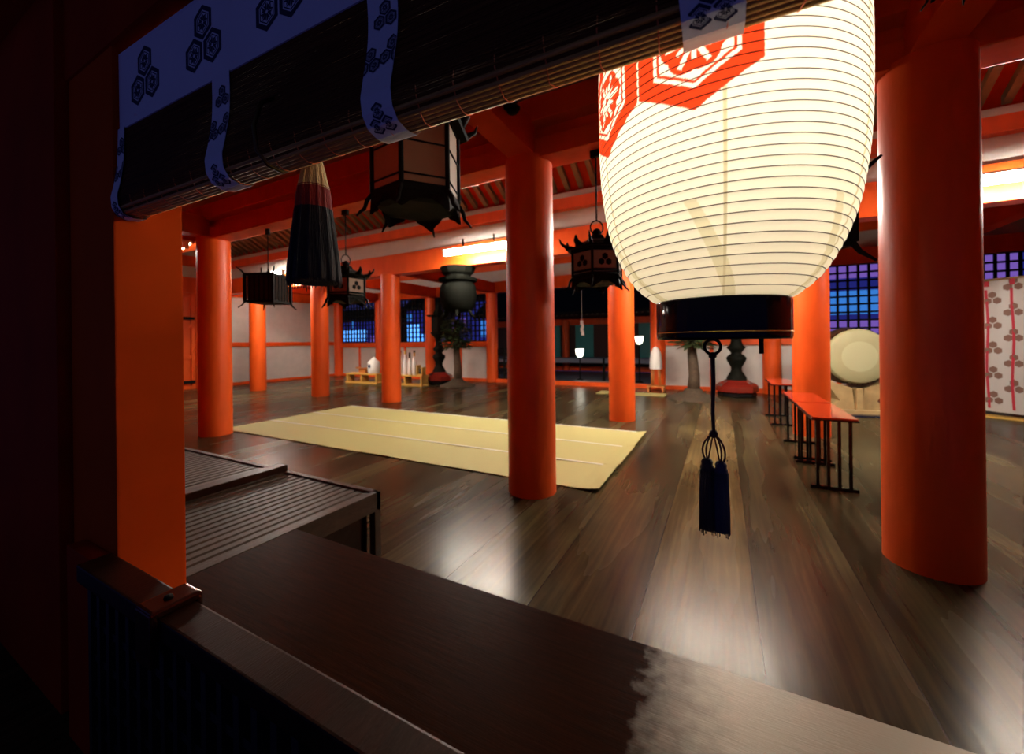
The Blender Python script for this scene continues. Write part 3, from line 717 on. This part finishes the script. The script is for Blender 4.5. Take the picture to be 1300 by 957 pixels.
MB().box(0,3.6,-.04,.05,.69,.75,bev=.006).build('top_rail', DARKWOOD, rl)
q = MB(); x = .04; RB = mat('black_lattice_paint', (.012,.010,.012), .45)
while x < 3.6: q.box(x-.012,x+.012,-.02,.01,.05,.69); x += .075
for z_ in (.07,.19,.31,.43,.55,.665): q.box(0,3.6,-.012,.004,z_-.012,z_+.012)
q.box(0,3.6,-.025,.02,0,.05); q.box(0,3.6,.022,.032,0,.69); q.build('lattice', RB, rl)  # solid black board added behind the lattice to darken its gaps
cl = thing('rail_clasp', 'shiny dark clasp strapped across the black top rail', 'clasp', (-1.42,.55,0))
q = MB(); q.box(-.045,.045,-.058,.062,.752,.775,bev=.008); q.box(-.045,.045,-.060,-.042,.62,.77,bev=.006); q.box(-.045,.045,.052,.066,.66,.77,bev=.006); so = q.build('strap', mat('dark_metal', (.10,.035,.02), .22, metal=.8), cl)
MB().lathe([(.0,.0),(.012,.0),(.010,.006),(.0,.008)], (-.0,.0,.775), n=16, cap=False).build('rivet', IRON, so)

# ------------------------------------------------------------------ red-topped benches
def bench(x, y, w_, d_, h_, label):
    T = thing('lacquer_bench', label, 'bench', (x,y,0), 'red topped lacquer benches')
    MB().box(-w_/2,w_/2,-d_/2,d_/2,h_-.018,h_,bev=.004).build('top', REDLACQ, T)
    MB().box(-w_/2-.006,w_/2+.006,-d_/2-.006,d_/2+.006,h_-.034,h_-.018).build('edge', BLACK, T)
    for sy in (-1,1):
        l = MB(); yy = sy*(d_/2-.06)
        for k in range(4):
            xx = -w_/2+.05+(w_-.1)*k/3; l.box(xx-.013,xx+.013,yy-.013,yy+.013,.03,h_-.03)
        l.box(-w_/2-.01,w_/2+.01,yy-.022,yy+.022,0,.032); l.build('leg_frame', BLACK, T)
    return T
bench(.965, 5.42, .36, 1.05, .72, 'nearest of the row of narrow red topped black benches')
bench(.965, 6.52, .36, 1.05, .72, 'second red topped bench, right behind the nearest one')
bench(.93, 8.75, .36, 1.10, .72, 'farthest red topped bench, beyond the round column')

# ------------------------------------------------------------------ drum
T = thing('taiko_drum', 'large drum with pale round skin and dark body behind the thickest column', 'drum', (2.38,10.1,0), rz=math.radians(10))
R = .54; bd = MB(); bd.lathe([(R*.93,-.02),(R,.05),(R*1.08,.45),(R,.85),(R*.93,.92)], n=48)
body = bd.build('shell', DRUMBODY, T); body.rotation_euler = (-PI/2,0,0); body.location = (0,0,1.13)
sk = MB(); sk.lathe([(0,-.024),(R*.55,-.024)], n=48, mi=1, cap=False); sk.lathe([(R*.55,-.024),(R*.93,-.024),(R*.97,-.01),(R*1.01,.06)], n=48, mi=0, cap=False)
o = sk.build('skin', [DRUMSKIN, DRUMSKIN2], T); o.rotation_euler = (-PI/2,0,0); o.location = (0,0,1.13)
tk = MB()
for i in range(40):
    a = 2*PI*i/40; tk.lathe([(0,.02),(.012,.014),(.016,0)], (R*1.02*math.cos(a),R*1.02*math.sin(a),.08), n=6, cap=False)
o = tk.build('tacks', IRON, T); o.rotation_euler = (-PI/2,0,0); o.location = (0,0,1.13)
T = thing('drum_stand', 'pale wooden stand with curved feet carrying the large drum', 'stand', (2.38,10.1,0), rz=math.radians(10))
for sx in (-1,1):
    q = MB(); q.prism([(sx*.10,.50),(sx*.42,.62),(sx*.50,.70),(sx*.55,.62),(sx*.40,.40),(sx*.30,.25),(sx*.48,.10),(sx*.62,.04),(sx*.62,0),(sx*.05,0),(sx*.05,.10)], 1, .05, .80); q.build('cradle', TANWOOD, T)
MB().box(-.05,.05,-.02,.85,.0,.50,bev=.01).build('post', TANWOOD, T)
MB().box(-.66,.66,-.12,-.02,0,.09,bev=.02).build('foot', TANWOOD, T)
MB().box(-.5,.5,-.35,-.20,0,.03).build('dark_strip', mat('blue_black', (.01,.012,.03), .2), T)  # flat blue-black strip on the floor in front of the stand

# ------------------------------------------------------------------ curtain at the right
cu_ = thing('standing_curtain', 'white standing curtain with red ribbons and brown crests at the right edge', 'curtain', (4.3,10.75,0), rz=math.radians(-38))
def cz(x, z): return .05*math.sin(x*7+.6)*(1.1-.18*z)+.02*math.sin(x*19)
q = MB(); NX, NZ2 = 90, 24; W = 3.0
vs = [(-.5+W*i/NX, cz(-.5+W*i/NX, .12+2.4*j/NZ2), .10+2.42*j/NZ2) for j in range(NZ2+1) for i in range(NX+1)]
q.add(vs, [(j*(NX+1)+i, j*(NX+1)+i+1, (j+1)*(NX+1)+i+1, (j+1)*(NX+1)+i) for j in range(NZ2) for i in range(NX)], 0, True)
cc = 0
for i_ in range(12):
    for j_ in range(5):
        cx = -.37+i_*.26; z_ = .35+j_*.46+(.23 if i_ % 2 else 0)
        for (ox, oz) in ((0,.055),(-.05,-.03),(.05,-.03)):
            q.face([(cx+1.3*ox+.064*math.sin(k*PI/3), cz(cx+1.3*ox+.064*math.sin(k*PI/3), z_)-.006, z_+1.3*oz+.064*math.cos(k*PI/3)) for k in range(6)], 1)
q.build('cloth', [mat('curtain_cloth', (.50,.475,.44), .85), CRESTBROWN], cu_, normals=False)
for i_ in range(9):
    x = -.24+i_*.32; r_ = MB()
    pts = [(x+.012*math.sin(z_*4+i_), cz(x, z_)-.014, z_) for z_ in [.16+k*.2 for k in range(12)]]
    for k in range(11):
        a, b_ = pts[k], pts[k+1]; r_.face([(a[0]-.018,a[1],a[2]),(a[0]+.018,a[1],a[2]),(b_[0]+.018,b_[1],b_[2]),(b_[0]-.018,b_[1],b_[2])]); 
    r_.box(x-.03,x+.03,cz(x,2.5)-.03,cz(x,2.5)+.03,2.42,2.54)
    r_.build('ribbon', CRIMSON, cu_, normals=False)
MB().tube([(-.55,0,2.54),(W-.45,0,2.54)], .022).build('top_pole', TANWOOD, cu_)
MB().box(-.55,W-.4,-.12,.14,0,.03).build('floor_board', YELLOWWOOD, cu_)
for x in (-.45, 2.4): MB().box(x-.02,x+.02,.06,.1,.03,2.54).build('upright', TANWOOD, cu_)
# wrapped pole foot at right
q = MB(); q.lathe([(.20,0),(.17,.10),(.10,.35),(.06,.8),(.05,1.3),(.045,2.2)], n=20, wob=lambda a, z: 1+.06*math.sin(a*7)); o = q.build('draped_pole', mat('grey_cloth', (.40,.36,.30), .8)); o.location = (4.35,8.9,0); tag(o, 'grey cloth draped pole foot at the extreme right edge, before the curtain', 'pole')

# ------------------------------------------------------------------ bronze lanterns on red plinths, sakaki stands
def plinth_lantern(x, y, label):
    T = thing('bronze_standing_lantern', label, 'lantern', (x,y,0), 'bronze lanterns on red plinths')
    MB().lathe([(.44,0),(.46,.02),(.46,.10),(.40,.12)], n=8, smooth=False).build('foot', BLACK, T)
    MB().lathe([(.40,.12),(.50,.13),(.50,.27),(.44,.33),(.30,.40),(.28,.43)], n=8, smooth=False).build('plinth', REDLACQ2, T)
    MB().lathe([(.24,.43),(.23,.50),(.17,.60),(.13,.66),(.13,.76),(.22,.93),(.24,1.0),(.20,1.06),(.12,1.12),(.16,1.2),(.23,1.28),(.16,1.34),(.12,1.45),(.12,1.62),(.2,1.74),(.30,1.84),(.30,1.9)], n=16).build('stem', BRONZE, T)
    MB().lathe([(.26,1.9),(.28,2.0),(.28,2.45),(.26,2.5)], n=6, smooth=False).build('fire_box', BRONZE, T)
    MB().lathe([(.48,2.52),(.46,2.48),(.2,2.5),(.22,2.60),(.12,2.75),(.07,2.9),(.10,2.98),(.02,3.1)], n=6, smooth=False).build('roof', BRONZE, T)
    return T
pl = plinth_lantern(.33, 12.1, 'bronze standing lantern on a red octagonal plinth, below the paper lantern')
dup(pl, (-9.25,11.75,0), 'bronze standing lantern on a red plinth, right of the offering tables')
def sakaki(x, y, label):
    T = thing('potted_tree', label, 'tree', (x,y,0), 'slim potted trees', )
    MB().lathe([(.62,0),(.60,.03),(.42,.10),(.25,.16),(.20,.24),(.16,.26)], n=24).build('base', TRUNK, T)
    MB().tube([(0,0,.1),(.03,0,.6),(-.02,0,1.2),(.02,.02,1.9),(.0,0,2.3)], [.16,.13,.11,.08,.05], n=12).build('trunk', TRUNK, T)
    l = MB(); rnd = random.Random(int(x*10))
    for i in range(800):
        a = rnd.uniform(0, 2*PI); z_ = rnd.uniform(1.35, 2.35); rr = rnd.uniform(.1, .55)*(1-.25*abs(z_-1.7)); c_ = Vector((rr*math.cos(a), rr*math.sin(a), z_-.18*rr))
        d1 = Vector((math.cos(a), math.sin(a), rnd.uniform(-.6,.4)))*.12; d2 = Vector((-math.sin(a), math.cos(a), rnd.uniform(-.5,.5)))*.045
        l.face([c_-d1, c_+d2, c_+d1, c_-d2])
    l.build('leaves', LEAF, T, normals=False); return T
tr_ = sakaki(-.66, 11.1, 'slim tree on a wide round base, left of the cord under the paper lantern')
dup(tr_, (-8.15,11.35,0), 'slim leafy tree on a round base in front of the middle lattice window')

# ------------------------------------------------------------------ offering tables and offerings
def off_table(x0, x1, y, h_, label):
    T = thing('offering_table', label, 'table', ((x0+x1)/2,y,0), 'low yellow offering tables')
    w_ = (x1-x0)/2; MB().box(-w_,w_,-.2,.2,h_-.05,h_,bev=.006).build('top', YELLOWWOOD, T)
    for sx in (-1,0,1):
        MB().box(sx*(w_-.05)-.03,sx*(w_-.05)+.03,-.17,.17,.06,h_-.05).build('leg', YELLOWWOOD, T)
    MB().box(-w_,w_,-.19,-.13,0,.06).build('foot_rail', YELLOWWOOD, T); MB().box(-w_,w_,.13,.19,0,.06).build('foot_rail', YELLOWWOOD, T)
off_table(-12.95, -11.3, 10.85, .38, 'low yellow wooden offering table left of the round column, carrying a small box')
off_table(-10.75, -9.15, 10.85, .38, 'low yellow wooden offering table crowded with bottles')
T = thing('offering_tray', 'small orange wooden stand with a flat tray on the left offering table', 'tray', (-12.15,10.85,.38), rz=.2)
MB().box(-.12,.12,-.10,.10,0,.18).build('stand', ORANGEWOOD, T); MB().box(-.25,.25,-.16,.16,.18,.20).box(-.25,-.235,-.16,.16,.20,.24).box(.235,.25,-.16,.16,.20,.24).build('tray', ORANGEWOOD, T)
T = thing('sake_cask', 'white wrapped cask with a dark mark on the left offering table', 'cask', (-11.62,10.85,.38))
ca_ = MB().lathe([(.19,0),(.22,.05),(.23,.25),(.21,.44),(.10,.52),(.05,.60)], n=24).build('cask_body', WHITEPAPER, T)
q = MB(); q.prism([(-.07,.30),(0,.36),(.07,.30),(.05,.22),(-.05,.22)], 1, -.235, -.215); q.build('mark', NAVY, ca_)
def bottle(x, y, s, capm, label):
    T = thing('sake_bottle', label, 'bottle', (x,y,.38), 'bottles on the right offering table')
    bo = MB().lathe([(.045*s,0),(.052*s,.02*s),(.052*s,.28*s),(.045*s,.34*s),(.02*s,.42*s),(.018*s,.50*s)], n=16).build('bottle_body', WHITEPAPER, T)
    MB().lathe([(.022*s,.48*s),(.024*s,.50*s),(.024*s,.56*s),(.018*s,.575*s)], n=12).build('cap', capm, bo)
caps = [IRON, YELLOWWOOD, GOLD, YELLOWWOOD, TRUNK, IRON, TRUNK, YELLOWWOOD]; nm = ['black', 'yellow', 'golden', 'yellow', 'brown', 'black', 'brown', 'yellow']
ords = ['first', 'second', 'third', 'fourth', 'fifth', 'sixth', 'seventh', 'eighth']
for i in range(8):
    bottle(-10.34+i*.108, 10.85+.06*(-1)**i, 1.50-.13*(i % 3), caps[i], '%s capped white sake bottle, %s from the left on the crowded offering table' % (nm[i], ords[i]))
T = thing('offering_block', 'small yellow wooden stand at the right end of the crowded offering table', 'stand', (-9.33,10.85,.38))
MB().box(-.13,-.09,-.1,.1,0,.35).box(.09,.13,-.1,.1,0,.28).box(-.13,.13,-.1,.1,.0,.04).build('frame', YELLOWWOOD, T)
MB().box(-.06,.06,-.06,.06,.04,.24).build('dark_block', TRUNK, T)
# white covered stand by the doorway
T = thing('covered_stand', 'small stand under a white cloth hood at the right side of the doorway', 'stand', (-1.72,12.3,0))
MB().lathe([(.17,.66),(.165,.9),(.14,1.12),(.09,1.25),(.03,1.31)], n=20, wob=lambda a, z: 1+.05*math.sin(a*6)).build('white_hood', WHITEPAPER, T)
q = MB()
for a in range(4): q.tube([(.12*math.cos(a*PI/2+.7),.12*math.sin(a*PI/2+.7),.7),(.15*math.cos(a*PI/2+.7),.15*math.sin(a*PI/2+.7),.16)], .02)
q.box(-.25,.25,-.2,.2,.14,.17)
for sx in (-1,1): q.box(sx*.2-.02,sx*.2+.02,-.18,.18,0,.14)
q.build('wooden_stand', ORANGEWOOD, T)
# ------------------------------------------------------------------ outside, beyond the back wall
struct(MB().box(-22,14,YB+.15,21,-.30,-.15).build('floor_outside', DECK), 'dark open air deck outside the doorway')
HA, HB = -6.4, 3.9
hall = thing('facing_hall', 'hall with teal doors and a dark eave seen through the doorway', 'building', (-6,21,0))
q = MB(); q.box(HA,HB,0,.15,-.1,4.5); q.build('wall', mat('hall_dark_wood',(.05,.02,.015),.7), hall)
q = MB(); q.box(HA,HB,-.25,0,2.38,2.72); q.box(HA,HB,-.3,0,-.1,.15); q.build('beam', RED, hall)
for x in (-4.6,-1.57,3.4): MB().lathe([(.2,-.1),(.2,2.6)], (x,-.3,0), n=16).build('post', RED, hall)
for x in (-2.5,-.60,2.75):
    q = MB(); q.box(x-.5,x+.5,-.06,-.01,.6,2.38); q.box(x-.5,x+.5,-.08,-.05,1.4,1.46); q.build('door_leaf', TEAL, hall)
q = MB(); q.prism([(-2.2,2.82),(-2.2,2.96),(0,4.4),(0,4.0)], 0, HA, HB); q.build('eave', IRON, hall)
q = MB(); x = HA+.1
while x < HB-.1: q.prism([(-2.18,2.76),(-2.18,2.82),(-.6,3.86),(-.6,3.80)], 0, x-.035, x+.035); x += .26
q.build('eave_rafters', TAN, hall)
q = MB(); q.box(HA,HB,-1.6,0,.40,.62); q.build('veranda_rail', mat('pale_blue_stone', (.25,.27,.32), .6), hall)
def garden_lamp(x, y, z, s, label):
    T = thing('deck_lantern', label, 'lantern', (x,y,-.15), 'small lit lanterns outside the doorway')
    MB().lathe([(.03*s,0),(.10*s,.03*s),(.15*s,.14*s),(.17*s,.32*s),(.165*s,.34*s)], (0,0,z), n=20).build('glowing_shade', GLOW, T)
    MB().lathe([(.16,0),(.14,.05),(.03,.10),(.03,z)], n=12).build('post', IRON, T)
garden_lamp(-5.25, 16.0, .98, 1.0, 'small glowing lantern on a black post outside, left part of the doorway')
garden_lamp(-2.85, 16.0, 1.50, .9, 'small glowing lantern outside half hidden by the round column in the doorway')
T = thing('deck_post', 'short black post standing on the deck right of the small glowing lantern', 'post', (-4.35,16.4,-.15)); MB().lathe([(.08,0),(.06,.05),(.05,.9),(.0,.95)], n=12).build('shaft', IRON, T)
T = thing('stone_slab', 'pale stone slab lying on the deck behind the doorway sill', 'slab', (-4.1,14.9,-.15)); MB().box(-1.1,.9,-.4,.4,0,.10,bev=.02).build('slab_body', mat('pale_stone', (.40,.36,.30), .7, noise=.2), T)
T = thing('paper_streamer', 'pale folded paper streamer hanging in the doorway above the glowing lantern', 'streamer', (-4.20,13.05,0))
q = MB()
for k in range(4): q.box(-.05+.03*(k % 2),.05+.03*(k % 2),-.006,.006,2.06-.12*k,2.2-.12*k)
q.tube([(0,0,2.2),(0,0,3.4)], .006); q.build('paper', WHITEPAPER, T)
# distant lights over the water seen through the lattices
def far_building(x, y, w_, h_, label, wins):
    T = thing('distant_building', label, 'building', (x,y,-.3)); MB().box(-w_/2,w_/2,0,2,0,h_).build('wall', mat('night_wall', (.05,.05,.08), .8), T)
    MB().prism([(-.6,h_),(2.6,h_),(1.0,h_+1.1)], 0, -w_/2-.08, w_/2+.08).build('roof', IRON, T)
    MB().box(-w_/2+.1,w_/2-.1,-.05,0,.3,h_-.2).build('added_glow_sheet', ADDEDGLOW, T)  # glowing sheet added to turn the dark lattice views blue
    for (a, b_, c_, d_, m_) in wins: MB().box(a,b_,-.10,-.06,c_,d_).build('lit_window', m_, T)
far_building(-30.5, 26, 11, 4.0, 'distant building with bright blue windows beyond the left lattice', [(-1.6,1.9,2.05,3.1,BLUEGLOW), (-3.5,-2.4,2.3,2.8,SKYGLOW), (2.4,5,1.9,2.5,VIOGLOW), (-.2,.3,3.3,3.9,SKYGLOW)])
far_building(-21.0, 25, 3.9, 4.6, 'distant building with violet and blue windows beyond the second lattice', [(-1.8,-.6,1.9,3.3,BLUEGLOW), (-.3,.6,1.9,2.5,BLUEGLOW), (1.0,1.9,1.9,2.3,VIOGLOW), (-1.8,-1.2,3.6,4.2,SKYGLOW), (.2,1.8,2.9,3.6,VIOGLOW)])
far_building(-16.1, 25, 4.2, 5.0, 'distant building with dim violet windows beyond the middle lattice', [(-2.2,-.9,2.6,3.6,VIOGLOW), (.4,2.0,2.2,3.4,SKYGLOW), (.62,.80,3.95,4.15,GLOW), (.86,1.02,4.0,4.2,GLOW), (.9,1.04,4.38,4.55,GLOW)])
far_building(6.5, 24, 9, 6.0, 'distant building with blue and violet windows beyond the right lattice', [(-3.0,-2.2,2.6,4.3,BLUEGLOW), (-1.9,1.0,2.9,4.0,SKYGLOW), (-3.6,1.2,2.0,2.6,VIOGLOW), (-3.2,1.4,4.6,5.6,VIOGLOW), (1.5,4.2,2.4,5.2,VIOGLOW)])
struct(MB().box(-80,80,21,120,-.6,-.3).build('floor_ground', mat('dark_sea', (.01,.015,.03), .15)), 'dark water around the shrine')

# ------------------------------------------------------------------ sky
wd = bpy.data.worlds.new('dusk'); bpy.context.scene.world = wd; wd.use_nodes = True; N = wd.node_tree.nodes; L = wd.node_tree.links
bg = N['Background']; tc = N.new('ShaderNodeTexCoord'); sp = N.new('ShaderNodeSeparateXYZ'); L.new(tc.outputs['Generated'], sp.inputs[0])
rp = N.new('ShaderNodeValToRGB'); rp.color_ramp.elements[0].position = .0; rp.color_ramp.elements[0].color = (.048,.050,.27,1); rp.color_ramp.elements[1].position = .5; rp.color_ramp.elements[1].color = (.050,.080,.17,1)
L.new(sp.outputs['Z'], rp.inputs['Fac']); L.new(rp.outputs['Color'], bg.inputs['Color']); bg.inputs['Strength'].default_value = .36
vs_ = bpy.context.scene.view_settings; vs_.view_transform = 'Standard'; vs_.look = 'None'; vs_.exposure = 0; vs_.gamma = 1; vs_.use_curve_mapping = False
